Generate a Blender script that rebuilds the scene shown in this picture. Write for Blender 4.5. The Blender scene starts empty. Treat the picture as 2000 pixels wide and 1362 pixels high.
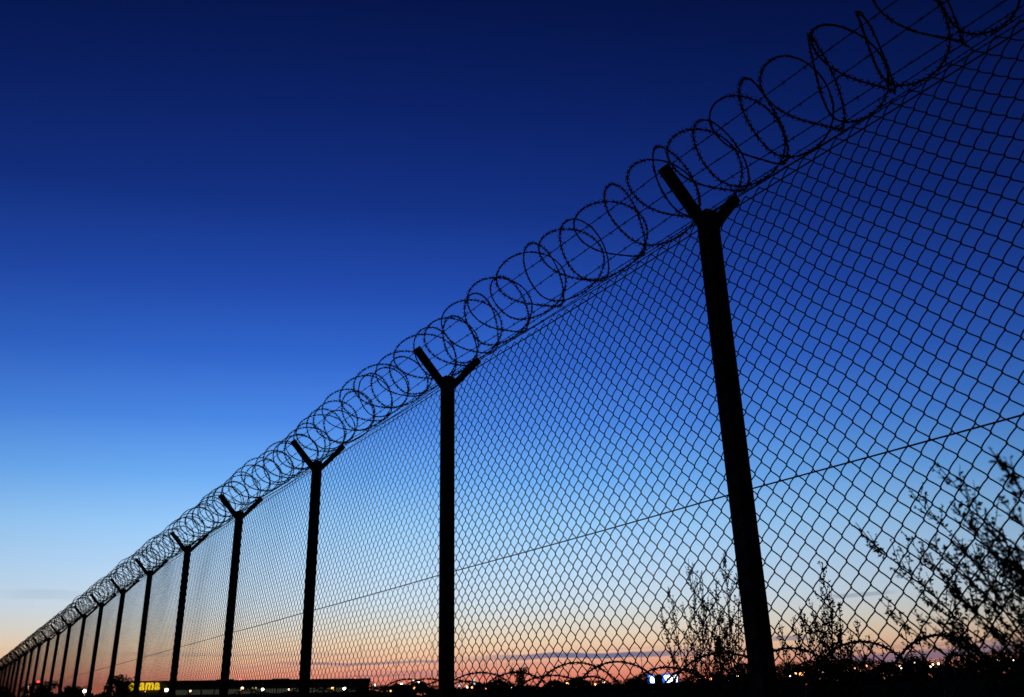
import bpy, math, random
import numpy as np
from mathutils import Matrix, Vector

scene = bpy.context.scene
COL = scene.collection
R_ = math.radians

# ------------------------------------------------------------------ camera
EYE = 0.5
cam_data = bpy.data.cameras.new('camera')
cam = bpy.data.objects.new('camera', cam_data)
COL.objects.link(cam)
cam_data.sensor_width = 36.0
cam_data.lens = 30.94
cam_data.clip_start = 0.05
cam_data.clip_end = 3000.0
rot = Matrix(((0.85269215, -0.17599566, -0.49187562),
              (-0.52188919, -0.32915642, -0.78694836),
              (-0.02340452, 0.92772926, -0.37251933)))
cam.matrix_world = Matrix.Translation((0, 0, EYE)) @ rot.to_4x4()
cam_data.dof.use_dof = True
cam_data.dof.focus_distance = 4.8
cam_data.dof.aperture_fstop = 6.0
scene.camera = cam

scene.view_settings.view_transform = 'Standard'
scene.view_settings.look = 'None'
scene.view_settings.gamma = 1.0
scene.view_settings.exposure = 0.0
scene.view_settings.use_curve_mapping = False

# ------------------------------------------------------------------ dusk sky
GLOW_AZ = 24.0      # direction of the afterglow, degrees from +Y towards +X
def lin(c):
    out = []
    for v in c:
        v /= 255.0
        out.append(v/12.92 if v <= 0.04045 else ((v+0.055)/1.055)**2.4)
    return out
SKY = [(-3, (110, 60, 58)), (0.0, (200, 100, 88)), (1.2, (226, 126, 104)), (1.9, (235, 156, 130)), (2.65, (241, 190, 156)),
       (3.5, (240, 212, 182)), (4.55, (226, 222, 212)), (5.9, (209, 226, 240)), (7.9, (187, 220, 251)), (10.5, (156, 207, 255)), (13.5, (112, 176, 248)),
       (17.0, (76, 138, 232)), (21.0, (50, 103, 205)), (25.5, (34, 75, 173)), (31.0, (20, 49, 131)),
       (37.0, (12, 34, 102)), (43.5, (6, 21, 74)), (60.0, (4, 14, 48))]
world = bpy.data.worlds.new('World')
scene.world = world
world.use_nodes = True
nt = world.node_tree
nt.nodes.clear()
N = nt.nodes.new
def link(a, b): nt.links.new(a, b)
def math_node(op, a, b=None, clamp=False):
    n = N('ShaderNodeMath'); n.operation = op; n.use_clamp = clamp
    for i, v in enumerate((a, b)):
        if v is None: continue
        if isinstance(v, (int, float)): n.inputs[i].default_value = v
        else: link(v, n.inputs[i])
    return n.outputs[0]
def map_range(v, a, b, c, d, smooth=False):
    n = N('ShaderNodeMapRange'); n.clamp = True
    if smooth: n.interpolation_type = 'SMOOTHSTEP'
    link(v, n.inputs['Value'])
    for k, x in zip(('From Min', 'From Max', 'To Min', 'To Max'), (a, b, c, d)): n.inputs[k].default_value = x
    return n.outputs['Result']
tc = N('ShaderNodeTexCoord')
nrm = N('ShaderNodeVectorMath'); nrm.operation = 'NORMALIZE'; link(tc.outputs['Generated'], nrm.inputs[0])
sep = N('ShaderNodeSeparateXYZ'); link(nrm.outputs[0], sep.inputs[0])
elev = math_node('MULTIPLY', math_node('ARCSINE', sep.outputs['Z']), 180/math.pi)
azim = math_node('MULTIPLY', math_node('ARCTAN2', sep.outputs['X'], sep.outputs['Y']), 180/math.pi)
ramp = N('ShaderNodeValToRGB')
E0, E1 = SKY[0][0], SKY[-1][0]
cr = ramp.color_ramp
cr.interpolation = 'LINEAR'
FALL = 4.3
while len(cr.elements) > 1: cr.elements.remove(cr.elements[-1])
cr.elements[0].position = 0.0
for i, (e, c) in enumerate(SKY):
    p = (e-E0)/(E1-E0)
    el = cr.elements[0] if i == 0 else cr.elements.new(p)
    k = ((math.cos(R_(e))+1)/2)**FALL
    l = lin(c)
    el.color = (l[0]/k, l[1]/k, l[2]/k, 1)
# the glow weakens smoothly away from where the sun went down
gd = N('ShaderNodeVectorMath'); gd.operation = 'DOT_PRODUCT'
link(nrm.outputs[0], gd.inputs[0])
gd.inputs[1].default_value = (math.sin(R_(GLOW_AZ)), math.cos(R_(GLOW_AZ)), 0)
hlen = math_node('SQRT', math_node('MAXIMUM', math_node('SUBTRACT', 1.0, math_node('POWER', sep.outputs['Z'], 2.0)), 0.0004))
away = math_node('SUBTRACT', 1.0, math_node('DIVIDE', gd.outputs['Value'], hlen))
arch = math_node('MULTIPLY', elev, math_node('ADD', 1.0, math_node('MULTIPLY', away, 0.5)))
link(map_range(arch, E0, E1, 0, 1), ramp.inputs[0])
half = math_node('MULTIPLY', math_node('ADD', gd.outputs['Value'], 1.0), 0.5)
fall = math_node('ADD', math_node('MULTIPLY', math_node('POWER', half, FALL), 0.985), 0.015)
sky = N('ShaderNodeVectorMath'); sky.operation = 'SCALE'
link(ramp.outputs['Color'], sky.inputs[0]); link(fall, sky.inputs['Scale'])
# thin slate-blue stratus low over the horizon
comb = N('ShaderNodeCombineXYZ')
link(math_node('MULTIPLY', azim, 0.055), comb.inputs[0]); link(math_node('MULTIPLY', elev, 1.9), comb.inputs[1])
no = N('ShaderNodeTexNoise'); no.inputs['Scale'].default_value = 1.0; no.inputs['Detail'].default_value = 4.0
no.inputs['Roughness'].default_value = 0.55
link(comb.outputs[0], no.inputs['Vector'])
comb2 = N('ShaderNodeCombineXYZ')
link(math_node('MULTIPLY', azim, 0.16), comb2.inputs[0]); comb2.inputs[1].default_value = 3.1
no2 = N('ShaderNodeTexNoise'); no2.inputs['Scale'].default_value = 1.0; no2.inputs['Detail'].default_value = 3.0
link(comb2.outputs[0], no2.inputs['Vector'])
wob = math_node('MULTIPLY', math_node('SUBTRACT', no2.outputs['Fac'], 0.5), 0.7)
def band(e0, wid, a0, a1, soft, amp):
    d = math_node('ABSOLUTE', math_node('SUBTRACT', math_node('ADD', elev, wob), e0))
    m = map_range(d, wid*0.45, wid, 1, 0, True)
    m = math_node('MULTIPLY', m, map_range(azim, a0, a0+soft, 0, 1, True))
    m = math_node('MULTIPLY', m, map_range(azim, a1-soft, a1, 1, 0, True))
    return math_node('MULTIPLY', m, amp)
streak = math_node('MULTIPLY', map_range(no.outputs['Fac'], 0.52, 0.72, 0, 0.55, True),
                   math_node('MULTIPLY', map_range(elev, 0.8, 1.8, 0, 1, True), map_range(elev, 2.4, 3.6, 1, 0, True)))
high = math_node('MULTIPLY', map_range(no.outputs['Fac'], 0.60, 0.75, 0, 0.22, True),
                 math_node('MULTIPLY', map_range(elev, 4.6, 5.4, 0, 1, True), map_range(elev, 5.9, 7.0, 1, 0, True)))
m = math_node('MAXIMUM', streak, high)
m = math_node('MAXIMUM', m, band(2.52, 0.21, 26, 47, 9, 0.92))
m = math_node('MAXIMUM', m, band(2.42, 0.10, 16, 30, 4, 0.6))
m = math_node('MAXIMUM', m, band(1.95, 0.35, 48, 66, 4, 0.7))
m = math_node('MAXIMUM', m, band(3.05, 0.18, 46.5, 50, 1.2, 0.6))
m = math_node('MAXIMUM', m, math_node('MULTIPLY', band(6.15, 0.36, 1.5, 7.5, 2.8, 0.2), map_range(no2.outputs['Fac'], 0.3, 0.6, 0.3, 1)))
m = math_node('MAXIMUM', m, band(5.5, 0.16, 50, 55, 1.6, 0.35))
mix = N('ShaderNodeMix'); mix.data_type = 'RGBA'
link(m, mix.inputs['Factor']); link(sky.outputs[0], mix.inputs['A'])
ccol = N('ShaderNodeVectorMath'); ccol.operation = 'SCALE'
ccol.inputs[0].default_value = lin((100, 106, 146)); link(fall, ccol.inputs['Scale'])
link(ccol.outputs[0], mix.inputs['B'])
bg = N('ShaderNodeBackground'); link(mix.outputs['Result'], bg.inputs['Color']); bg.inputs['Strength'].default_value = 1.0
wo = N('ShaderNodeOutputWorld'); link(bg.outputs[0], wo.inputs[0])

# the last of the sun, just at the horizon
sd = bpy.data.lights.new('sun', 'SUN'); sd.energy = 0.01; sd.angle = R_(8); sd.color = (1.0, 0.55, 0.38)
sun = bpy.data.objects.new('sun', sd); COL.objects.link(sun)
sv = Vector((math.sin(R_(GLOW_AZ)), math.cos(R_(GLOW_AZ)), math.tan(R_(1.0))))
sun.rotation_euler = sv.to_track_quat('Z', 'Y').to_euler()
sun.location = (20, 50, 30)

# ------------------------------------------------------------------ helpers
def material(name, c1, c2, scale=8.0, rough=0.85, metal=0.0, bump=0.0, spec=0.0):
    mt = bpy.data.materials.new(name); mt.use_nodes = True
    t = mt.node_tree; b = t.nodes['Principled BSDF']
    o = t.nodes.new('ShaderNodeTexCoord'); n = t.nodes.new('ShaderNodeTexNoise')
    n.inputs['Scale'].default_value = scale; n.inputs['Detail'].default_value = 5
    t.links.new(o.outputs['Object'], n.inputs['Vector'])
    r = t.nodes.new('ShaderNodeValToRGB'); r.color_ramp.elements[0].position = 0.35; r.color_ramp.elements[1].position = 0.68
    r.color_ramp.elements[0].color = (*c1, 1); r.color_ramp.elements[1].color = (*c2, 1)
    t.links.new(n.outputs['Fac'], r.inputs[0]); t.links.new(r.outputs[0], b.inputs['Base Color'])
    b.inputs['Roughness'].default_value = rough; b.inputs['Metallic'].default_value = metal
    b.inputs['Specular IOR Level'].default_value = spec
    if bump:
        bp = t.nodes.new('ShaderNodeBump'); bp.inputs['Strength'].default_value = bump; bp.inputs['Distance'].default_value = 0.004
        t.links.new(n.outputs['Fac'], bp.inputs['Height']); t.links.new(bp.outputs[0], b.inputs['Normal'])
    return mt
def glow(name, col, strength):
    mt = bpy.data.materials.new(name); mt.use_nodes = True
    b = mt.node_tree.nodes['Principled BSDF']
    b.inputs['Base Color'].default_value = (*[min(1, v) for v in col], 1)
    b.inputs['Emission Color'].default_value = (*col, 1); b.inputs['Emission Strength'].default_value = strength
    return mt
M = dict(
    post=material('weathered_post', (0.06, 0.055, 0.05), (0.12, 0.11, 0.10), 14, 0.9, 0, 0.5),
    wire=material('aged_wire', (0.05, 0.042, 0.038), (0.11, 0.09, 0.08), 30, 0.6, 0.3),
    razor=material('rusting_tape', (0.05, 0.035, 0.028), (0.12, 0.10, 0.09), 25, 0.55, 0.4),
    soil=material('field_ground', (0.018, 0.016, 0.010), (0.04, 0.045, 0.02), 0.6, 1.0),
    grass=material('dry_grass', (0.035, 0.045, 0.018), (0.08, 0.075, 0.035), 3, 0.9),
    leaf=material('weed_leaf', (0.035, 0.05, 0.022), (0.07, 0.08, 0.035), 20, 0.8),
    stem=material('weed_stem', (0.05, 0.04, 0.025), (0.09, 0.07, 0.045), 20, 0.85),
    crown=material('tree_foliage', (0.03, 0.045, 0.02), (0.06, 0.08, 0.03), 0.8, 0.9),
    bark=material('bark', (0.04, 0.03, 0.022), (0.08, 0.06, 0.045), 3, 0.95),
    scrub=material('scrub_foliage', (0.02, 0.028, 0.014), (0.04, 0.05, 0.022), 0.3, 0.95),
    panel=material('cladding', (0.16, 0.17, 0.19), (0.22, 0.23, 0.25), 0.5, 0.6),
    trim=material('dark_trim', (0.05, 0.05, 0.055), (0.07, 0.07, 0.075), 1, 0.6),
    pole=material('lamp_pole', (0.10, 0.10, 0.10), (0.16, 0.16, 0.16), 2, 0.6, 0.5),
)
def set_mesh(name, V, F, mat, smooth=False):
    """V (n,3) array, F (m,k) array or a list of faces"""
    me = bpy.data.meshes.new(name)
    V = np.asarray(V, dtype=np.float32)
    if isinstance(F, np.ndarray):
        k = F.shape[1]; nf = F.shape[0]
        me.vertices.add(len(V)); me.vertices.foreach_set('co', V.ravel())
        me.loops.add(nf*k); me.loops.foreach_set('vertex_index', F.astype(np.int32).ravel())
        me.polygons.add(nf)
        me.polygons.foreach_set('loop_start', np.arange(0, nf*k, k, dtype=np.int32))
        me.polygons.foreach_set('loop_total', np.full(nf, k, dtype=np.int32))
        me.update(calc_edges=True)
    else:
        me.from_pydata([tuple(map(float, v)) for v in V], [], F)
    me.validate()
    if smooth: me.polygons.foreach_set('use_smooth', np.ones(len(me.polygons), dtype=bool))
    me.materials.append(mat)
    return me
def obj(name, me, parent=None, loc=(0, 0, 0), rotz=0.0, scale=None):
    o = bpy.data.objects.new(name, me); COL.objects.link(o)
    o.location = loc; o.rotation_euler = (0, 0, rotz)
    if scale is not None: o.scale = scale
    if parent is not None: o.parent = parent
    return o
def tag(o, label=None, cat=None, group=None, kind=None):
    if label: o['label'] = label
    if cat: o['category'] = cat
    if group: o['group'] = group
    if kind: o['kind'] = kind
    return o
def thing(name, label, cat, loc=(0, 0, 0), rotz=0.0, group=None):
    return tag(obj(name, None, None, loc, rotz), label, cat, group)

class Geo:
    def __init__(s): s.V = []; s.F3 = []; s.F4 = []; s.n = 0
    def add(s, V, F4=None, F3=None):
        V = np.asarray(V, dtype=np.float64).reshape(-1, 3)
        if F4 is not None and len(F4): s.F4.append(np.asarray(F4)+s.n)
        if F3 is not None and len(F3): s.F3.append(np.asarray(F3)+s.n)
        s.V.append(V); s.n += len(V)
    def box(s, c, h, ax=None):
        """centre, half sizes, optional 3 axes"""
        ax = np.eye(3) if ax is None else np.asarray(ax, dtype=float)
        c = np.asarray(c, dtype=float)
        V = [c + sx*h[0]*ax[0] + sy*h[1]*ax[1] + sz*h[2]*ax[2] for sz in (-1, 1) for sy in (-1, 1) for sx in (-1, 1)]
        s.add(V, [[0, 2, 3, 1], [4, 5, 7, 6], [0, 1, 5, 4], [2, 6, 7, 3], [0, 4, 6, 2], [1, 3, 7, 5]])
    def mesh(s, name, mat, smooth=False):
        V = np.concatenate(s.V)
        if s.F4 and not s.F3: return set_mesh(name, V, np.concatenate(s.F4), mat, smooth)
        if s.F3 and not s.F4: return set_mesh(name, V, np.concatenate(s.F3), mat, smooth)
        F = [list(map(int, f)) for a in s.F4 for f in a] + [list(map(int, f)) for a in s.F3 for f in a]
        return set_mesh(name, V, F, mat, smooth)
def tubes(P, r, sides, ref):
    """P (n,m,3) polylines -> open tubes with end fans left open; r scalar or (n,m)"""
    P = np.asarray(P, dtype=float)
    if P.ndim == 2: P = P[None]
    n, mm, _ = P.shape
    T = np.gradient(P, axis=1)
    T /= np.linalg.norm(T, axis=2, keepdims=True)+1e-12
    ref = np.broadcast_to(np.asarray(ref, dtype=float), P.shape)
    A = np.cross(T, ref); A /= np.linalg.norm(A, axis=2, keepdims=True)+1e-9
    B = np.cross(T, A)
    r = np.broadcast_to(np.asarray(r, dtype=float), (n, mm))[..., None, None]
    ang = np.arange(sides)*2*np.pi/sides
    V = P[:, :, None, :] + r*(A[:, :, None, :]*np.cos(ang)[None, None, :, None] + B[:, :, None, :]*np.sin(ang)[None, None, :, None])
    idx = np.arange(n*mm*sides).reshape(n, mm, sides)
    a = idx[:, :-1, :]; b = idx[:, 1:, :]
    F = np.stack([a, np.roll(a, -1, 2), np.roll(b, -1, 2), b], -1).reshape(-1, 4)
    return V.reshape(-1, 3), F
def spikes(P, D, length, width):
    """thin tetrahedral points: base points P (n,3), directions D (n,3)"""
    D = D/np.linalg.norm(D, axis=1, keepdims=True)
    ref = np.where(np.abs(D[:, 2:3]) < 0.8, np.array([[0, 0, 1.0]]), np.array([[1.0, 0, 0]]))
    A = np.cross(D, ref); A /= np.linalg.norm(A, axis=1, keepdims=True)
    B = np.cross(D, A)
    V = np.stack([P+A*width, P-A*0.5*width+B*0.87*width, P-A*0.5*width-B*0.87*width, P+D*length], 1)
    i = np.arange(len(P))[:, None]*4
    F = np.concatenate([i+np.array([[0, 1, 3]]), i+np.array([[1, 2, 3]]), i+np.array([[2, 0, 3]]), i+np.array([[0, 2, 1]])])
    return V.reshape(-1, 3), F
def pol(az, el, d, eye=EYE):
    """a point at compass angle az and elevation el, d metres along the ground"""
    return np.array([math.sin(R_(az))*d, math.cos(R_(az))*d, eye + math.tan(R_(el))*d])
def sstep(a, b, x):
    if a > b: return 1-sstep(b, a, x)
    t = np.clip((x-a)/(b-a), 0, 1); return t*t*(3-2*t)
D = 2.59            # the fence runs along Y at this X
def ground_z(x, y):
    return 1.35*sstep(6, 70, x-D) + 0.05*np.sin(x*0.31+1)*np.sin(y*0.23) * sstep(4, 12, np.abs(x-D)) + 0.4*sstep(60, 140, y)

# ------------------------------------------------------------------ ground
gx = np.concatenate([np.linspace(-400, -10, 20), np.linspace(-8, 30, 60), np.linspace(34, 900, 60)])
gy = np.concatenate([np.linspace(-200, -8, 16), np.linspace(-6, 40, 60), np.linspace(45, 1500, 70)])
GX, GY = np.meshgrid(gx, gy)
GV = np.stack([GX, GY, ground_z(GX, GY)], -1).reshape(-1, 3)
ii = np.arange(GV.shape[0]).reshape(GX.shape)
GF = np.stack([ii[:-1, :-1], ii[:-1, 1:], ii[1:, 1:], ii[1:, :-1]], -1).reshape(-1, 4)
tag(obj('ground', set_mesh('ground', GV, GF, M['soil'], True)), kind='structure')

# ------------------------------------------------------------------ the fence
SP = 2.513
Y0 = -0.052          # post 0
N_POST = 27
TOP = 2.535          # post height
MESH_TOP = 2.472
rng = np.random.default_rng(7)
fence = thing('chain_link_fence', 'long tall chain link fence on dark square posts with forked tops, running into the distance', 'fence', (D, Y0, 0))

def lift(y): return np.interp(y, [0, SP, 2*SP, 3*SP, 6*SP], [-0.022, -0.014, 0.010, 0.018, 0.024])
def post_mesh():
    g = Geo(); w = 0.0375; b = 0.006
    ring = [(-w+b, -w), (w-b, -w), (w, -w+b), (w, w-b), (w-b, w), (-w+b, w), (-w, w-b), (-w, -w+b)]
    zs = [(-0.3, 1), (TOP-0.006, 1), (TOP, 0.9)]
    V = [(x*k, y*k, z) for z, k in zs for x, y in ring]
    F = []
    for r_ in range(2):
        for i in range(8): F.append([r_*8+i, r_*8+(i+1) % 8, (r_+1)*8+(i+1) % 8, (r_+1)*8+i])
    me_f = F + [list(range(16, 24))]
    return set_mesh('post', V, me_f, M['post'])
def arm_mesh(sgn, k=1.0):
    a = np.array([sgn*0.012, 0, TOP-0.085]); b = np.array([sgn*0.238*k, 0, TOP+0.168-0.20*(1-k)])
    d = (b-a)/np.linalg.norm(b-a); u = np.array([0, 1, 0]); v = np.cross(d, u)
    g = Geo(); g.box((a+b)/2, (np.linalg.norm(b-a)/2, 0.020, 0.0215), (d, u, v))
    g.box(b-d*0.03+v*0.0*sgn, (0.004, 0.023, 0.0245), (d, u, v))
    return g.mesh('arm', M['post'])
PM = post_mesh(); AM = {-1: arm_mesh(-1), 1: arm_mesh(1)}; SHORT = arm_mesh(1, 0.82)
posts = []
for i in range(-1, N_POST):
    p = obj('post', PM, fence, (0, i*SP + (rng.normal()*0.008 if i > 1 else 0), float(lift(i*SP)) + (rng.normal()*0.005 if i > 2 else 0)))
    if i > 2: p.rotation_euler = (rng.normal()*0.004, rng.normal()*0.004, rng.normal()*0.03)
    for s in (-1, 1): obj('arm', SHORT if (s == 1 and i == 1) else AM[s], p)
    posts.append(p)
# the post that carries a pair of raking stays and a small box
p7 = posts[8]
for k, dy in enumerate((0.42, 0.75)):
    g = Geo(); a = np.array([-0.02, -0.03, 1.15-0.25*k]); b = np.array([-0.32-0.1*k, -dy, -0.1])
    V, F = tubes(np.linspace(a, b, 2), 0.016, 6, (1, 0, 0)); g.add(V, F)
    obj('brace', g.mesh('brace', M['post']), p7)
g = Geo(); g.box((-0.062, 0.02, 0.87), (0.03, 0.045, 0.03)); obj('junction_box', g.mesh('junction_box', M['post']), p7)

# chain link fabric: interlocked zigzag strands
NS = 64; CW = SP/NS; VD = 0.083
def mesh_panel(seed, pts, sides, zbot=0.04, ripple=1.0, wr=0.0023):
    r = np.random.default_rng(seed)
    nper = int((MESH_TOP-zbot)/VD)
    u = np.arange(0, nper*pts+1)*2*np.pi/pts
    i = np.arange(NS)[:, None]
    ph = u[None, :] + i*np.pi
    tri = np.arcsin(0.985*np.cos(ph))/math.asin(0.985)
    y = (i+0.5)*CW + (CW/2+0.0021)*tri
    x = -0.0058*np.sin(ph)
    z = MESH_TOP - (nper*2*np.pi - u[None, :])/(2*np.pi)*VD + 0*i
    # a little unevenness of the hand-stretched fabric, fading at the posts
    k = np.sin(np.pi*y/SP)
    a = r.uniform(0, 6.28, 8)
    x = x + ripple*k*(0.018*np.sin(2.1*z+a[0]+1.3*y) + 0.010*np.sin(3.7*y+a[1]))
    y = y + ripple*k*0.010*np.sin(3.3*z+a[2]+2.2*y) + 0.0035*np.sin(9*z+a[3]+5*y)
    z = z + ripple*k*(0.009*np.sin(4.1*y+a[4]+1.1*z)) + 0.003*np.sin(11*y+a[5]+6*z)
    P = np.stack([x, y, z], -1)
    V, F = tubes(P, wr, sides, (1.0, 0.001, 0))
    return set_mesh('chain_link_mesh', V, F, M['wire'], True)
near_panels = [mesh_panel(s, 10, 5, 0.04, 0.6, 0.0025) for s in (1, 2)]
mid_panels = [mesh_panel(s, 8, 4, 0.04, 0.4, 0.0021) for s in (3, 4)]
far_panels = [mesh_panel(9, 6, 3, 0.04, 0.12, 0.0018)]
for i in range(-1, N_POST-1):
    me = near_panels[i] if i in (0, 1) else (mid_panels[i % 2] if i < 6 else far_panels[0])
    obj('chain_link_mesh', me, fence, (-0.040, i*SP, float(lift((i+0.5)*SP))))
# plain line wires: top, middle, bottom
LEN0, LEN1 = -SP, (N_POST-1)*SP
ys = np.arange(LEN0, LEN1+0.01, SP/8)
def sag(y, s): return -s*(1-(2*((y/SP) % 1.0)-1)**2) + lift(y)
for z, s, r_ in ((2.444, 0.008, 0.0030), (1.239, 0.004, 0.0030), (0.06, 0.004, 0.0024)):
    P = np.stack([np.full_like(ys, -0.046), ys, z+sag(ys, s)-(lift(ys) if z < 2 else 0)], -1)
    V, F = tubes(P, r_, 6, (0, 0, 1))
    obj('line_wire', set_mesh('line_wire', V, F, M['wire'], True), fence)
# barbed strands on both rows of arms
def barbed(x, z, seed, sg, spacing=0.105):
    r = np.random.default_rng(seed)
    yy = np.arange(LEN0, LEN1, 0.012)
    ph = yy*2*np.pi/0.05
    wobx = 0.006*np.sin(yy*1.9+seed); wobz = 0.006*np.sin(yy*2.7+2*seed)
    g = Geo()
    for k in (0, np.pi):
        P = np.stack([x+wobx+0.0013*np.cos(ph+k), yy, z+wobz+sag(yy, sg)+0.0013*np.sin(ph+k)], -1)
        keep = yy < 14
        V, F = tubes(P[keep], 0.0020, 4, (0, 0, 1)); g.add(V, F)
        V, F = tubes(P[~keep][::6], 0.0024, 3, (0, 0, 1)); g.add(V, F)
    w = obj('barbed_wire', g.mesh('barbed_wire', M['wire'], True), fence)
    by = np.arange(LEN0+0.03, LEN1, spacing); by = by + r.normal(0, 0.012, len(by))
    bp = np.stack([np.interp(by, yy, x+wobx), by, np.interp(by, yy, z+wobz+sag(yy, sg))], -1)
    gb = Geo()
    for j in range(4):
        a = r.uniform(0, 2*np.pi, len(by)) + j*np.pi/2
        d = np.stack([np.cos(a), r.normal(0, 0.45, len(by)), np.sin(a)], -1)
        off = np.zeros_like(bp); off[:, 1] = (j-1.5)*0.0022
        V, F = spikes(bp+off, d, 0.0175, 0.0019); gb.add(V, None, F)
    for dx in (-1, 1):      # wrapped turns
        V, F = spikes(bp-np.array([0, 0.007*dx, 0]), np.tile([0.0, dx, 0.0], (len(by), 1)), 0.016, 0.0042); gb.add(V, None, F)
    tag(obj('barbs', gb.mesh('barbs', M['wire']), w), kind='stuff')
for j, (x, z) in enumerate(((-0.222, 2.685), (-0.155, 2.612), (-0.085, 2.540))): barbed(x-0.012, z+0.008, 11+j, 0.012)
for j, (x, z) in enumerate(((0.205, 2.715), (0.120, 2.622), (0.055, 2.560))): barbed(x, z, 21+j, 0.014)

# ------------------------------------------------------------------ razor coils
def coil(name, label, clips, cx, cz, R0, seed, y_detail, rough=1.0, blade=0.0255, tape=0.0036, group=None):
    """two turns between neighbouring clips: one runs on to the next clip, one comes back to the same clip"""
    r = np.random.default_rng(seed)
    S = 48; ncl = len(clips)-1; k = 2*ncl
    th = np.pi + np.arange(0, k*S+1)*2*np.pi/S
    turn = np.arange(0, k*S+1)/S
    def noise(scale, step=0.25):
        xs = np.arange(-1, k+2, step); vs = r.normal(0, scale, len(xs))
        f = (turn+1)/step; i = np.clip(np.floor(f).astype(int), 0, len(xs)-2); t = f-i; t = t*t*(3-2*t)
        return vs[i]*(1-t)+vs[i+1]*t
    y = np.zeros(len(turn)); grow = np.zeros(len(turn))
    for c in range(ncl):
        d = clips[c+1]-clips[c]; i0 = 2*c*S
        u = np.linspace(0, 1, S+1)
        y[i0:i0+S+1] = clips[c]+d*(u+(r.uniform(0.30, 0.36) if clips[c] < 2.3 else r.uniform(0.30, 0.46))*np.sin(2*np.pi*u))
        y[i0+S:i0+2*S+1] = clips[c+1]-d*r.uniform(0.05, 0.30)*np.sin(2*np.pi*u)+d*r.uniform(0.0, 0.3)*np.sin(np.pi*u)
        grow[i0:i0+S+1] = 0.04; grow[i0+S:i0+2*S+1] = r.uniform(-0.14, 0.02)
    ker = np.hanning(13); ker /= ker.sum()
    y = np.convolve(np.pad(y, 6, mode='edge'), ker, 'valid') + noise(0.010*rough)
    grow = np.convolve(np.pad(grow, 12, mode='edge'), np.hanning(25)/np.hanning(25).sum(), 'valid')
    Rr = R0*(1+grow+noise(0.025*rough, 0.5)) + noise(0.003*rough)
    ax = noise(0.010*rough, 0.8)
    x = cx + ax + Rr*np.sin(th); z = cz - R0 + Rr*(1+np.cos(th)) + noise(0.006*rough, 0.8) + (lift(y-Y0) if cz > 1 else 0)
    knots = clips
    P = np.stack([x, y, z], -1)
    root = thing(name, label, 'razor wire', (float(cx), float(knots[0]), float(cz-R0)), 0, group)
    base = np.array([cx, knots[0], cz-R0])
    g = Geo()
    cut = int(np.searchsorted(y, y_detail)) if y[-1] > y_detail else len(P)
    cut = max(2, min(cut, len(P)))
    V, F = tubes(P[:cut]-base, tape, 5, (0, 1, 0.02)); g.add(V, F)
    if cut < len(P)-4:
        V, F = tubes(P[cut-1::2]-base, tape, 4, (0, 1, 0.02)); g.add(V, F)
    obj('tape', g.mesh('tape', M['razor'], True), root)
    # butterfly blades
    seg = np.linalg.norm(np.diff(P, axis=0), axis=1); arc = np.concatenate([[0], np.cumsum(seg)])
    s = np.arange(0.02, arc[-1]-0.02, 0.047); s = s + r.normal(0, 0.002, len(s))
    bp = np.stack([np.interp(s, arc, P[:, j]) for j in range(3)], -1)
    T = np.stack([np.interp(s+0.01, arc, P[:, j])-np.interp(s-0.01, arc, P[:, j]) for j in range(3)], -1)
    T /= np.linalg.norm(T, axis=1, keepdims=True)
    a = np.cross(T, np.array([[0, 1.0, 0.02]])); a /= np.linalg.norm(a, axis=1, keepdims=True); b = np.cross(T, a)
    rotn = 0.8*np.sin(s*1.7+seed)+r.normal(0, 0.35, len(s))
    nn = a*np.cos(rotn)[:, None]+b*np.sin(rotn)[:, None]
    gb = Geo()
    for st in (-1, 1):
        for sn in (-1, 1):
            V, F = spikes(bp+T*st*0.002-base, T*st*0.80+nn*sn*0.62, blade, 0.0050); gb.add(V, None, F)
        V, F = spikes(bp-T*st*0.009-base, T*st, 0.022, 0.0056); gb.add(V, None, F)
    tag(obj('blades', gb.mesh('blades', M['razor']), root), kind='stuff')
    return root
rk = np.random.default_rng(3)
kn = [-2.0, -1.7, -1.4, -1.1, -0.8, -0.5, -0.2, 0.1, 0.4, 0.68, 0.95, 1.22, 1.50, 1.77, 2.04, 2.30, 2.60, 2.95, 3.36, 3.72, 4.10, 4.48]
while kn[-1] < LEN1-0.6+Y0: kn.append(kn[-1]+float(rk.uniform(0.31, 0.42)))
coil('razor_wire_coil', 'stretched coil of razor wire lying in the forked arms along the fence top', kn, D+0.005, 2.778, 0.192, 5, 14, 1.35)
kg = [-1.6]
while kg[-1] < 26: kg.append(kg[-1]+float(rk.uniform(0.26, 0.46)))
coil('razor_wire_coil', 'larger coil of razor wire lying on the ground in the weeds at the fence foot', kg, D+0.42, 0.315, 0.325, 16, 10, 1.5, tape=0.0044)

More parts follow.
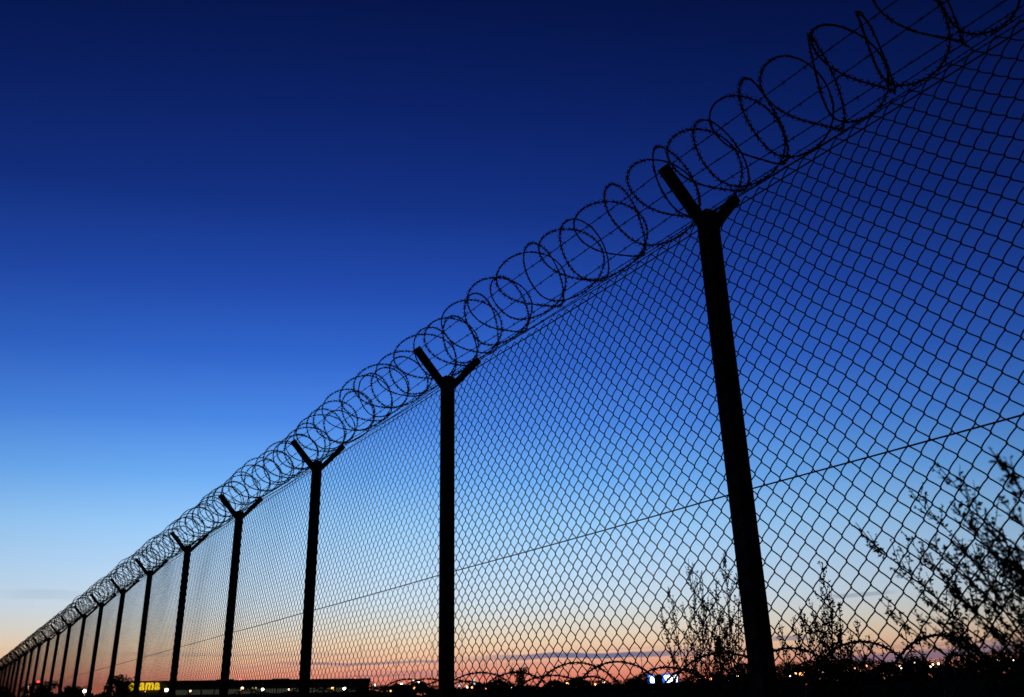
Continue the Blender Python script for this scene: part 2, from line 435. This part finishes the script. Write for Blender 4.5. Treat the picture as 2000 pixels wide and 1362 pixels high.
# ------------------------------------------------------------------ weeds
def weed(name, label, group, stems, seed, leaf=1.0, dens=1.0, thick=1.0, spread=1.0, arch=1.6, out_k=0.6):
    """stems: list of (base, tip)"""
    r = np.random.default_rng(seed)
    b0 = np.mean([np.asarray(s[0]) for s in stems], axis=0)
    root = thing(name, label, 'weed', tuple(float(v) for v in b0), 0, group)
    gs = Geo(); LP = []; LD = []; LS = []
    for base, tip in stems:
        base = np.asarray(base, float)-b0; tip = np.asarray(tip, float)-b0
        t = np.linspace(0, 1, 12)[:, None]
        d = tip-base; L = np.linalg.norm(d)
        hor = np.array([d[0], d[1], 0]); ver = np.array([0, 0, d[2]])
        P = base + hor*t**arch + ver*t**(0.92 if arch > 1.5 else 0.78)
        P[1:-1] += r.normal(0, 0.006*L, (10, 3))
        V, F = tubes(P, np.linspace(0.0042, 0.0011, 12)[None]*thick, 5, (0.9, 0.3, 0.05)); gs.add(V, F)
        def at(tt): return np.array([np.interp(tt, t[:, 0], P[:, k]) for k in range(3)])
        nb = int(30*dens*max(L, 0.5))
        twigs = [(P, 0.45, 1.0, 34*dens*L)]
        for q in range(nb):
            tt = 0.22+0.76*r.random()**0.8
            p0 = at(tt); tg = at(min(1, tt+0.05))-at(tt-0.05); tg /= np.linalg.norm(tg)
            a = r.uniform(0, 6.283); out = np.array([math.cos(a), math.sin(a), 0])
            ln = L*spread*(0.24*(1-tt)+0.025)*r.uniform(0.6, 1.25)
            dr = tg*0.85+out*r.uniform(0.35, 0.75)*out_k/0.7
            dr /= np.linalg.norm(dr)
            tv = np.linspace(0, 1, 5)[:, None]
            B = p0 + dr*ln*tv + np.array([0, 0, 0.18*ln])*tv**2 + r.normal(0, 0.02*ln, (5, 3))*tv
            V, F = tubes(B, np.linspace(0.0016, 0.0007, 5)[None]*thick, 3, (0.1, 0.95, 0.1)); gs.add(V, F)
            twigs.append((B, 0.1, 1.0, 105*ln*dens+3))
        for B, ta, tb, n in twigs:
            n = int(n)
            tt = r.uniform(ta, tb, n); tt = tt**0.85
            ts = np.linspace(0, 1, len(B))
            p = np.stack([np.interp(tt, ts, B[:, k]) for k in range(3)], -1)
            dd = (B[-1]-B[0])/np.linalg.norm(B[-1]-B[0])
            v = r.normal(0, 1, (n, 3)); v /= np.linalg.norm(v, axis=1, keepdims=True)
            LP.append(p); LD.append(dd[None]*0.5+v); LS.append(r.uniform(0.006, 0.019, n)*leaf*(1.15-0.45*tt))
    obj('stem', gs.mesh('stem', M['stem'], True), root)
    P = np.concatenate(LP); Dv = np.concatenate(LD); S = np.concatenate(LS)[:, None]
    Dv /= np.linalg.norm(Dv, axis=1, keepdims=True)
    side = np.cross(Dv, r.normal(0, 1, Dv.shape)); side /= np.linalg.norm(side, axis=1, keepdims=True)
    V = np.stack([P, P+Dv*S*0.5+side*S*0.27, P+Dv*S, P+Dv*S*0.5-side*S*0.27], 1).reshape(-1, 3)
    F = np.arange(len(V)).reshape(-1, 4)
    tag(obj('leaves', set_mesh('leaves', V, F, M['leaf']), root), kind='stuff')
    return root
def gpt(az, d):
    p = pol(az, 0, d); p[2] = float(ground_z(p[0], p[1])) - 0.02; return p
rw = random.Random(4)
# behind the fence beside the post with the open view
A = [(42.79, 7.98, 4.75), (43.53, 7.3, 4.9), (44.39, 6.82, 4.6), (45.1, 8.41, 4.7), (45.62, 7.03, 4.55), (41.4, 6.35, 4.9), (40.83, 5.19, 4.8), (44.0, 5.6, 4.7), (42.2, 5.5, 4.7), (43.1, 4.9, 4.5), (45.0, 5.2, 4.5), (44.6, 4.4, 4.8)]
for i, (az, el, d) in enumerate(A):
    tip = pol(az, el, d)
    b1 = gpt(43.6+(az-43.6)*0.55+rw.uniform(-.3, .3), d+rw.uniform(-.1, .1))
    weed('seeding_weed', {3: 'tallest seeding weed with a pointed plume, right against the fence post', 0: 'forked seeding weed, second tallest of the clump by the post', 6: 'lowest leaning weed at the clump edge away from the post'}.get(i, 'seeding weed of middle height in the clump behind the mesh beside the post'), 'weeds behind the fence post', [(b1, tip)], 100+i, 1.05, 1.15)
weed('dry_stalk', 'single thin bare stalk with a small seed head behind the mesh', None, [(gpt(39.8, 4.9), pol(39.46, 2.57, 4.9))], 130, 0.8, 0.25)
Bp = [(50.73, 7.32, 4.0), (49.05, 4.88, 4.1), (48.58, 4.29, 4.2), (49.81, 5.1, 3.9), (51.26, 4.91, 4.0), (50.4, 5.8, 4.1), (51.0, 3.9, 4.1), (50.1, 4.0, 4.0), (49.5, 3.6, 4.0), (51.7, 3.4, 3.9)]
for i, (az, el, d) in enumerate(Bp):
    tip = pol(az, el, d)
    b1 = gpt(50.4+(az-50.4)*0.5, d+rw.uniform(-.08, .08))
    weed('bushy_weed', 'tallest steeple shaped bushy weed rising behind the mesh above the ground coil' if i == 0 else 'lower pointed bushy weed rising behind the mesh above the ground coil', 'pointed weeds by the ground coil', [(b1, tip)], 150+i, 1.1, 1.3)
for i, (az, el, d) in enumerate([(47.74, 4.18, 4.2), (52.19, 3.97, 3.8), (52.6, 2.9, 3.8), (53.3, 2.6, 3.7), (54.65, 3.72, 3.6), (55.3, 2.9, 3.6), (47.9, 2.9, 4.2), (46.9, 2.4, 4.4)]):
    weed('short_weed', 'short leafy sprig poking up between the loops of the ground coil', 'short weeds in the ground coil', [(gpt(az+rw.uniform(-.3, .3), d), pol(az, el, d))], 170+i, 1.0, 0.9)
# large blurred weeds on the near side of the mesh
C = [[(56.13, 11.36, 1.75), (52.97, 9.49, 1.85), (54.57, 6.75, 1.8), (53.53, 5.06, 1.8), (55.4, 8.8, 1.7), (55.2, 4.2, 1.8)],
     [(57.86, 12.62, 1.4), (58.32, 10.11, 1.5), (56.6, 8.2, 1.6), (57.0, 6.2, 1.6), (56.4, 3.9, 1.6), (58.1, 8.0, 1.4)],
     [(60.93, 12.96, 1.15), (60.84, 10.15, 1.2), (59.4, 8.6, 1.2), (58.9, 6.0, 1.3), (58.0, 4.6, 1.3), (59.9, 7.2, 1.2)],
     [(62.3, 11.0, 1.0), (60.9, 7.8, 1.05), (60.2, 5.4, 1.1), (61.8, 6.4, 1.0)]]
CL = ['wide straggly weed with long arching shoots on the near side of the fence', 'tall straggly weed with many seed spikes standing between arching neighbours',
      'dense dark weed close in front of the mesh', 'largest dark weed, its crown densest of all, in front of the mesh']
for i, st in enumerate(C):
    d0 = np.mean([s[2] for s in st])
    stems = []
    for az, el, d in st:
        stems.append((gpt(64.5+i*1.6+(az-57.5)*0.3, d0*1.22), pol(az, el, d*1.22)))
    weed('straggly_weed', CL[i], None, stems, 200+i, 0.72, 1.85, 0.8, 0.8, 1.45, 0.85)
# bare winter stalks farther along
for i, (az, el, d) in enumerate([(22.29, 3.58, 8.6), (24.45, 3.85, 8.2), (26.8, 4.11, 8), (28.55, 4.23, 7), (29.66, 4.15, 6.8), (31.32, 3.12, 6.6), (31.6, 3.02, 6.5), (23.3, 2.6, 9), (25.6, 2.9, 8), (27.6, 2.6, 7.6), (21.5, 2.5, 9), (30.6, 2.4, 6.8), (33.6, 2.0, 6), (35.0, 1.9, 6), (36.6, 2.1, 5.6), (20.3, 2.3, 10), (26.0, 2.2, 8.4)]):
    weed('dry_stalk', 'bare dry stalk with thin forking twigs beyond the mesh', 'dry stalks beyond the mesh', [(gpt(az+rw.uniform(-.5, .5), d), pol(az, el, d))], 230+i, 0.55, 0.42, 0.55)

# ------------------------------------------------------------------ grass
def grass(name, n, xr, yr, hr, seed, wid=0.005):
    r = np.random.default_rng(seed)
    x = r.uniform(*xr, n); y = yr[0]+(yr[1]-yr[0])*r.random(n)**1.6
    clump = 0.75+0.25*np.sin(x*2.3+np.sin(y*1.7)*2)*np.sin(y*1.9+1)
    h = r.uniform(*hr, n)*clump
    z = ground_z(x, y)
    a = r.uniform(0, 6.283, n); lean = r.uniform(0.05, 0.5, n)*h
    d = np.stack([np.cos(a), np.sin(a), 0*a], -1); s = np.stack([-np.sin(a+0.6), np.cos(a+0.6), 0*a], -1)
    B = np.stack([x, y, z], -1); up = np.array([[0, 0, 1.0]])
    rows = []
    for t, w in ((0, 1), (0.5, 0.8), (1, 0.05)):
        c = B + up*(h*t)[:, None] + d*(lean*t*t)[:, None]
        ww = s*(wid*w*(0.6+0.8*r.random(n)))[:, None]
        rows += [c-ww, c+ww]
    V = np.stack(rows, 1).reshape(-1, 3)
    i = np.arange(n)[:, None]*6
    F = np.concatenate([i+np.array([[0, 1, 3, 2]]), i+np.array([[2, 3, 5, 4]])])
    return tag(obj(name, set_mesh(name, V, F, M['grass'])), kind='stuff')
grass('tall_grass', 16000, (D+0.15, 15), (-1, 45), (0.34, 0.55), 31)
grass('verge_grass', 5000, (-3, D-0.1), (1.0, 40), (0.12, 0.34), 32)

# ------------------------------------------------------------------ far trees and scrub
def leaf_cloud(P, S, r):
    n = len(P)
    Dv = r.normal(0, 1, (n, 3)); Dv /= np.linalg.norm(Dv, axis=1, keepdims=True)
    sd_ = np.cross(Dv, r.normal(0, 1, (n, 3))); sd_ /= np.linalg.norm(sd_, axis=1, keepdims=True)
    S = S[:, None]
    return np.stack([P-Dv*S*0.5, P+sd_*S*0.33, P+Dv*S*0.5, P-sd_*S*0.33], 1).reshape(-1, 3)
def tree_meshes(seed, kind):
    r = np.random.default_rng(seed)
    g = Geo()
    P = np.array([[0, 0, -0.03], [0.01, 0.0, 0.3], [0.0, 0.01, 0.6], [0.0, 0, 0.92]])
    V, F = tubes(P, np.array([[0.03, 0.024, 0.016, 0.004]]), 6, (1, 0, 0.1)); g.add(V, F)
    pts = []; sz = []
    if kind == 'round':
        for q in range(9):
            a = r.uniform(0, 6.283); z = r.uniform(0.3, 0.85)
            c = np.array([math.cos(a)*r.uniform(0.1, 0.30), math.sin(a)*r.uniform(0.1, 0.30), z])
            rr = r.uniform(0.13, 0.22)
            v = r.normal(0, 1, (130, 3)); v /= np.linalg.norm(v, axis=1, keepdims=True)
            pts.append(c+v*rr*(r.random((130, 1))**0.4)*np.array([1, 1, 0.85])); sz.append(r.uniform(0.03, 0.07, 130))
            B = np.linspace([0, 0, 0.25+0.3*r.random()], c, 3); V, F = tubes(B, np.array([[0.012, 0.008, 0.003]]), 4, (0.3, 0.2, 0.9)); g.add(V, F)
    else:
        for q in range(1100):
            z = r.uniform(0.05, 1.0); w = 0.17*(1-z)**0.75+0.015; a = r.uniform(0, 6.283); rr = w*math.sqrt(r.random())*r.uniform(0.8, 1.25)
            pts.append(np.array([[math.cos(a)*rr, math.sin(a)*rr, z]])); sz.append([r.uniform(0.025, 0.06)])
    P = np.concatenate(pts); S = np.concatenate(sz)
    V = leaf_cloud(P, S, r)
    return g.mesh('trunk', M['bark'], True), set_mesh('crown', V, np.arange(len(V)).reshape(-1, 4), M['crown'])
TM = [tree_meshes(s, 'round') for s in (41, 42, 43, 44)]
CM = [tree_meshes(s, 'cone') for s in (45, 46)]
def tree(name, label, az, d, el, width, mm, group=None, rz=0.0):
    p = pol(az, 0, d); gz = float(ground_z(p[0], p[1])); top = EYE+math.tan(R_(el))*d
    h = top-gz
    t = thing(name, label, 'tree', (float(p[0]), float(p[1]), gz), rz, group)
    obj('trunk', mm[0], t, scale=(h*0.6, h*0.6, h)); obj('crown', mm[1], t, scale=(width, width, h))
    return t
tree('leafy_tree', 'broad dark tree with rounded crown standing beside the lit yellow letters', 9.15, 120, 2.0, 5.6, TM[0])
tree('sapling', 'small round headed sapling beyond the ground coil', 31.82, 62, 2.1, 1.9, TM[1])
tree('conifer', 'narrow dark conifer standing beyond the tall weeds', 44.1, 58, 3.4, 3.6, CM[0])
rt = np.random.default_rng(77)
for az, el, w in ((22.5, 1.42, 5.5), (23.6, 1.2, 5.0)): tree('leafy_tree', 'dark tree standing at the far end of the low store', az, 146, el, w, TM[2], 'trees at the end of the store', az)
spec = []
for az in np.arange(-3, 8.2, 1.25): spec.append((az, 1.75, 205))
for az in np.arange(25, 38, 1.5): spec.append((az, 1.05, 215))
for az in np.arange(38, 46, 1.2): spec.append((az, 1.25+0.06*(az-38), 205))
for az in np.arange(46, 55, 1.0): spec.append((az, 1.78, 190))
for az in np.arange(55, 68, 0.95): spec.append((az, 1.95, 180))
for az, el, d in spec:
    tree('far_tree', 'dark tree in the distant tree line behind the lamps', az+rt.normal()*0.25, d+rt.uniform(-8, 14), el*rt.uniform(0.82, 1.16), rt.uniform(6, 9.5), TM[rt.integers(4)], 'distant tree line', rt.uniform(0, 6.28))
n = 15000
az = rt.uniform(-8, 80, n); d = rt.uniform(222, 250, n)
topz = 3.6 + 0.9*np.sin(az*1.3) + 0.5*np.sin(az*3.9+1) + 1.6*sstep(44, 50, az) + 1.3*sstep(14, 8, az)
px = np.sin(np.radians(az))*d; py = np.cos(np.radians(az))*d
pz = ground_z(px, py) + (topz-1.0)*np.sqrt(rt.random(n))
V = leaf_cloud(np.stack([px, py, pz], -1), rt.uniform(0.9, 1.7, n), rt)
tag(obj('far_scrub', set_mesh('far_scrub', V, np.arange(len(V)).reshape(-1, 4), M['scrub'])), 'continuous dark scrub along the foot of the distant tree line', 'scrub', kind='stuff')
n = 6000
az = rt.uniform(-4, 76, n); d = rt.uniform(88, 108, n)
px = np.sin(np.radians(az))*d; py = np.cos(np.radians(az))*d
pz = ground_z(px, py) + np.sqrt(rt.random(n))*np.clip(0.35+0.2*np.sin(az*2.1)+0.15*np.sin(az*5.3), 0.1, 0.6)
V = leaf_cloud(np.stack([px, py, pz], -1), rt.uniform(0.5, 0.9, n), rt)
tag(obj('field_scrub', set_mesh('field_scrub', V, np.arange(len(V)).reshape(-1, 4), M['scrub'])), 'low rough scrub across the dark field before the lamps', 'scrub', kind='stuff')

# ------------------------------------------------------------------ the long flat-roofed store
SA = pol(9.0, 0, 152); SB = pol(22.9, 0, 158)
sx = SB-SA; SL = float(np.hypot(sx[0], sx[1])); ang = math.atan2(sx[1], sx[0])
gz = float(min(ground_z(SA[0], SA[1]), ground_z(SB[0], SB[1])))
SH = EYE+math.tan(R_(1.50))*155-gz
store = thing('store_building', 'long low flat roofed store with grey cladding and a faintly lit window strip', 'building', (float(SA[0]), float(SA[1]), gz), ang)
g = Geo(); g.box((SL/2, 12.2, SH/2-0.3), (SL/2, 12, SH/2)); obj('wall', g.mesh('wall', M['panel']), store)
npan = 20; pw = SL/npan
g = Geo(); g.box((pw/2, 0, 0), (pw/2-0.03, 0.06, (SH-1.9)/2)); pm = g.mesh('cladding_panel', M['panel'])
for i in range(npan): obj('cladding_panel', pm, store, (i*pw, 0.12, 1.9+(SH-1.9)/2-0.3))
g = Geo(); g.box((SL/2, 0.02, SH-0.15), (SL/2+0.1, 0.2, 0.3)); rf = obj('parapet', g.mesh('parapet', M['trim']), store)
wl = glow('dim_window', (0.75, 0.72, 0.5), 0.05)
g = Geo(); g.box((pw/2, 0, 0), (pw/2-0.12, 0.03, 0.34)); wm = g.mesh('window', wl)
for i in range(4, 19): obj('window', wm, store, (i*pw, 0.035, SH-1.55))
g = Geo(); g.box((0, 0, 0), (1.3, 0.9, 0.4)); vm = g.mesh('roof_unit', M['trim'])
for q in (0.42, 0.66): obj('roof_unit', vm, store, (SL*q, 9, SH-0.3+0.4))

# lit letters on the front
sign = thing('illuminated_lettering', 'glowing yellow letters on the front of the low store', 'sign', (0, 0, 0), ang)
yel = glow('yellow_letter', (1.0, 0.66, 0.02), 1.5)
P0 = pol(9.38, 1.12, 152); P1 = pol(11.03, 1.12, 152)
# foot of the lettering on the facade line
def on_facade(az):
    dv = np.array([math.sin(R_(az)), math.cos(R_(az))]); e = np.array([math.cos(ang), math.sin(ang)]); nn = np.array([-e[1], e[0]])
    t = np.dot(nn, SA[:2])/np.dot(nn, dv); return dv*t
A0 = on_facade(9.38); A1 = on_facade(11.03)
wid = float(np.linalg.norm(A1-A0)); e = np.array([math.cos(ang), math.sin(ang)]); nn = np.array([math.sin(ang), -math.cos(ang)])
zb = EYE+math.tan(R_(1.13))*float(np.linalg.norm(A0))
sign.location = (float(A0[0]+nn[0]*0.35), float(A0[1]+nn[1]*0.35), zb)
adv = {'o': 0.62, 'r': 0.42, 'a': 0.60, 'm': 0.92}
word = 'orama'; tot = sum(adv[c] for c in word); k = wid/tot; xx = 0.0
for ch in word:
    cu = bpy.data.curves.new('letter', 'FONT'); cu.body = ch; cu.size = 1.62; cu.extrude = 0.12; cu.offset = 0.06
    to = bpy.data.objects.new('letter_source', cu); COL.objects.link(to)
    me = bpy.data.meshes.new_from_object(to); bpy.data.objects.remove(to)
    me.materials.clear(); me.materials.append(yel)
    v = np.empty(len(me.vertices)*3); me.vertices.foreach_get('co', v); v = v.reshape(-1, 3)
    v[:, 0] -= v[:, 0].min(); v[:, 0] *= (adv[ch]*k*0.90)/v[:, 0].max(); v[:, 1] *= 0.98/v[:, 1].max()
    me.vertices.foreach_set('co', v.ravel()); me.update()
    o = obj('letter', me, sign, (xx, 0, 0)); o.rotation_euler = (R_(90), 0, 0)
    xx += adv[ch]*k
g = Geo(); g.box((wid/2, 0.17, -0.06), (wid/2+0.2, 0.10, 0.04)); obj('rail', g.mesh('rail', M['trim']), sign)

# ------------------------------------------------------------------ lamps
LK = {'W': ((1.0, 0.88, 0.70), 9, 'white floodlight', 'bright white'), 'w': ((1.0, 0.70, 0.40), 5, '', 'warm white'), 'o': ((1.0, 0.38, 0.10), 4.2, '', 'orange'),
      'y': ((1.0, 0.75, 0.18), 1.1, '', 'dim yellow'), 't': ((1.0, 0.72, 0.5), 2.5, '', 'tiny pale'), 'r': ((1.0, 0.28, 0.2), 3, '', 'reddish'),
      'd': ((0.8, 0.28, 0.10), 0.35, '', 'faint amber'), 'g': ((0.45, 1.0, 0.55), 1.6, '', 'small green')}
LM = {k: glow('lamp_'+v[3].replace(' ', '_'), v[0], v[1]) for k, v in LK.items()}
def ball(name, mat, nu=10, nv=6, squash=1.0):
    V = []; F = []
    for j in range(nv+1):
        t = math.pi*j/nv
        for i in range(nu):
            a = 2*math.pi*i/nu; V.append((math.sin(t)*math.cos(a), math.sin(t)*math.sin(a), -math.cos(t)*squash))
    for j in range(nv):
        for i in range(nu): F.append([j*nu+i, j*nu+(i+1) % nu, (j+1)*nu+(i+1) % nu, (j+1)*nu+i])
    return set_mesh(name, V, np.array(F), mat, True)
BM = {k: ball('globe', LM[k]) for k in LK}
V, F = tubes(np.array([[0, 0, 0], [0, 0, 0.5], [0, 0, 1.0]]), np.array([[1.0, 0.8, 0.6]]), 8, (1, 0, 0))
POLE = set_mesh('pole', V, F, M['pole'], True)
V, F = tubes(np.array([[0, 0, 0.80], [0, 0, 1.02], [0, 0, 1.14], [0, 0, 1.16]]), np.array([[0.66, 0.60, 0.25, 0.02]]), 10, (1, 0, 0))
CAP = set_mesh('cap', V, F, M['trim'], True)
LIST = [('w', 4.33, 1.36, 2), ('t', 4.15, 1.26, 1), ('o', 4.34, 1.26, 2), ('W', 7.13, 1.11, 6), ('t', 7.5, 1.03, 1.2), ('o', 7.16, 0.9, 1.2), ('o', 10.25, 1.03, 1.5), ('W', 11.38, 1.09, 6),
 ('w', 12.68, 1.01, 3), ('w', 15.53, 1.12, 4), ('o', 15.42, 0.99, 2), ('y', 15.97, 1.0, 1.5), ('y', 16.1, 1.11, 2), ('y', 16.3, 1.11, 2), ('W', 16.69, 1.02, 4.5), ('w', 18.18, 0.99, 2.5),
 ('t', 18.46, 0.81, 1), ('o', 20.7, 0.99, 5.5), ('W', 21.43, 0.98, 6), ('W', 23.24, 1.14, 3), ('W', 24.8, 1.17, 3), ('o', 24.16, 0.78, 3), ('t', 23.95, 0.75, 1), ('W', 25.5, 1.38, 2.5),
 ('W', 25.81, 1.26, 3), ('o', 25.57, 0.92, 3.5), ('W', 27.11, 1.23, 2.5), ('w', 28.78, 0.91, 4), ('o', 29.06, 0.87, 3), ('r', 29.9, 0.79, 2), ('t', 31.46, 0.82, 1.2), ('t', 31.9, 0.98, 1),
 ('o', 34.85, 0.94, 5), ('t', 35.96, 0.85, 1), ('o', 36.55, 0.87, 3.5), ('w', 37.06, 1.0, 4), ('o', 40.34, 0.92, 1.5), ('w', 42.81, 1.08, 3.5), ('o', 43.08, 1.1, 3), ('o', 43.43, 1.0, 4.5),
 ('w', 44.07, 1.07, 2.2), ('w', 44.4, 0.89, 2.2), ('w', 45.02, 1.13, 3), ('w', 47.96, 1.02, 3), ('o', 48.33, 1.16, 2.5), ('o', 48.61, 1.11, 4), ('o', 48.79, 1.22, 1.8), ('t', 49.82, 1.18, 1.5),
 ('w', 51.22, 1.17, 1.8), ('o', 51.63, 1.32, 1.8), ('o', 51.86, 1.2, 2.4), ('o', 52.27, 1.44, 2.6), ('w', 54.05, 1.37, 2.8), ('w', 54.08, 1.26, 2), ('t', 54.83, 1.52, 1.3), ('w', 55.63, 1.3, 2.4),
 ('w', 55.75, 1.39, 2.3), ('w', 56.04, 1.42, 2.8), ('d', 56.37, 1.34, 2.5), ('o', 56.77, 1.54, 2.8), ('d', 56.83, 1.38, 2.5), ('d', 57.25, 1.69, 2.5), ('o', 57.44, 1.44, 2.6), ('o', 57.98, 1.47, 2.4),
 ('w', 59.04, 1.48, 2.2), ('W', 59.78, 1.45, 1.5), ('g', 60.0, 1.44, 1.6), ('o', 60.19, 1.43, 1.6)]
rl = random.Random(12)
for kd, az, el, s in LIST:
    d = rl.uniform(122, 146) if az < 26 else rl.uniform(125, 168)
    p = pol(az, el, d); gz = float(ground_z(p[0], p[1])); big = s >= 4.5; rad = s*0.5*d/1719*(1.05 if big else (1.1 if az < 46 else 1.35))
    big = s >= 4.5
    lb = LK[kd][3] + (' floodlight, large and glaring, on a pole across the dark field' if big else ' street lamp on a pole across the dark field')
    t = thing('floodlight' if big else 'street_lamp', lb, 'lamp', (float(p[0]), float(p[1]), gz), 0, LK[kd][3] + (' floodlights' if big else ' street lamps') + ' of the distant town')
    h = p[2]-gz
    obj('pole', POLE, t, (0, 0, -0.1), scale=(0.06, 0.06, max(0.2, h-rad*0.8+0.1)))
    obj('globe', BM[kd], t, (0, 0, h), scale=(rad,)*3)
    obj('cap', CAP, t, (0, 0, h), scale=(rad,)*3)
# red warning lights on masts
redm = glow('red_beacon', (1.0, 0.05, 0.03), 9); RB = ball('lens', redm)
for az, el, s, d, lb in ((4.78, 1.62, 4.0, 165, 'red warning light on a mast above the left end of the tree line by the fence'), (15.37, 1.60, 2.6, 172, 'red warning light on a mast behind the store roof beyond the lit windows'),
                         (22.07, 1.52, 3.2, 172, 'red warning light on a mast behind the far end of the store roof')):
    lb = lb.replace(' left end of the', '')
    p = pol(az, el, d); gz = float(ground_z(p[0], p[1])); h = p[2]-gz; rad = s*0.5*d/1719*1.15
    t = thing('warning_light', lb, 'lamp', (float(p[0]), float(p[1]), gz))
    obj('mast', POLE, t, (0, 0, -0.1), scale=(0.09, 0.09, h-rad*0.8+0.1)); obj('lens', RB, t, (0, 0, h), scale=(rad*1.2, rad*1.2, rad*0.8)); obj('cap', CAP, t, (0, 0, h), scale=(rad*0.8,)*3)
# two lit blue and white sign boxes
blu = glow('blue_face', (0.02, 0.16, 0.95), 1.2); wht = glow('white_face', (0.9, 0.96, 1.0), 4)
def lit_box(a0, a1, e0, e1, d, label, inner):
    p = pol((a0+a1)/2, 0, d); gz = float(ground_z(p[0], p[1])); w = math.radians(a1-a0)*d
    z0 = EYE+math.tan(R_(e0))*d-gz; z1 = EYE+math.tan(R_(e1))*d-gz
    az = (a0+a1)/2
    t = thing('lit_sign_box', label, 'sign', (float(p[0]), float(p[1]), gz), -R_(az))
    g = Geo(); g.box((0, 0.14, (z0+z1)/2), (w/2+0.05, 0.10, (z1-z0)/2+0.05)); obj('housing', g.mesh('housing', M['trim']), t)
    g = Geo(); g.box((0, 0.02, (z0+z1)/2), (w/2, 0.02, (z1-z0)/2)); f = obj('blue_panel', g.mesh('blue_panel', blu), t)
    g = Geo()
    x0, x1, y0, y1, sl = inner
    hw = w/2; hz = (z1-z0)
    V = [(-hw+x0*w, -0.03, z0+y0*hz), (-hw+x1*w, -0.03, z0+y0*hz), (-hw+min(1, x1+sl*0.4)*w, -0.03, z0+y1*hz), (-hw+(x0-sl)*w, -0.03, z0+y1*hz)]
    V += [(a, -0.004, c) for a, b, c in V]
    g.add(V, [[0, 1, 2, 3], [7, 6, 5, 4], [0, 4, 5, 1], [1, 5, 6, 2], [2, 6, 7, 3], [3, 7, 4, 0]]); obj('white_panel', g.mesh('white_panel', wht), f)
    for q in (-1, 1):
        g = Geo(); g.box((q*w*0.32, 0.15, (z0-0.1)/2-0.05), (0.05, 0.05, (z0)/2+0.04)); obj('leg', g.mesh('leg', M['pole']), t)
lit_box(39.72, 40.12, 0.84, 1.33, 140, 'narrow glowing blue and white sign box on legs across the field', (0.40, 0.92, 0.06, 0.86, 0.10))
lit_box(40.58, 41.52, 0.84, 1.35, 140, 'wide glowing white sign box with blue edges on legs across the field', (0.26, 0.92, 0.05, 0.84, 0.18))
# slim lit white pylons
pyl = glow('pale_pylon', (0.95, 0.97, 1.0), 0.65)
for az, e0, e1 in ((28.29, 0.92, 1.38), (29.19, 0.96, 1.42)):
    d = 150; p = pol(az, 0, d); gz = float(ground_z(p[0], p[1])); z0 = EYE+math.tan(R_(e0))*d-gz; z1 = EYE+math.tan(R_(e1))*d-gz
    t = thing('lit_pylon', 'slim pale lit pylon standing among the orange lamps', 'pylon', (float(p[0]), float(p[1]), gz), 0, 'slim lit pylons')
    g = Geo(); g.box((0, 0, (z0+z1)/2), (0.13, 0.13, (z1-z0)/2)); obj('lit_shaft', g.mesh('lit_shaft', pyl), t)
    g = Geo(); g.box((0, 0, (z0-0.1)/2), (0.18, 0.18, (z0+0.1)/2-0.004)); obj('base', g.mesh('base', M['trim']), t)
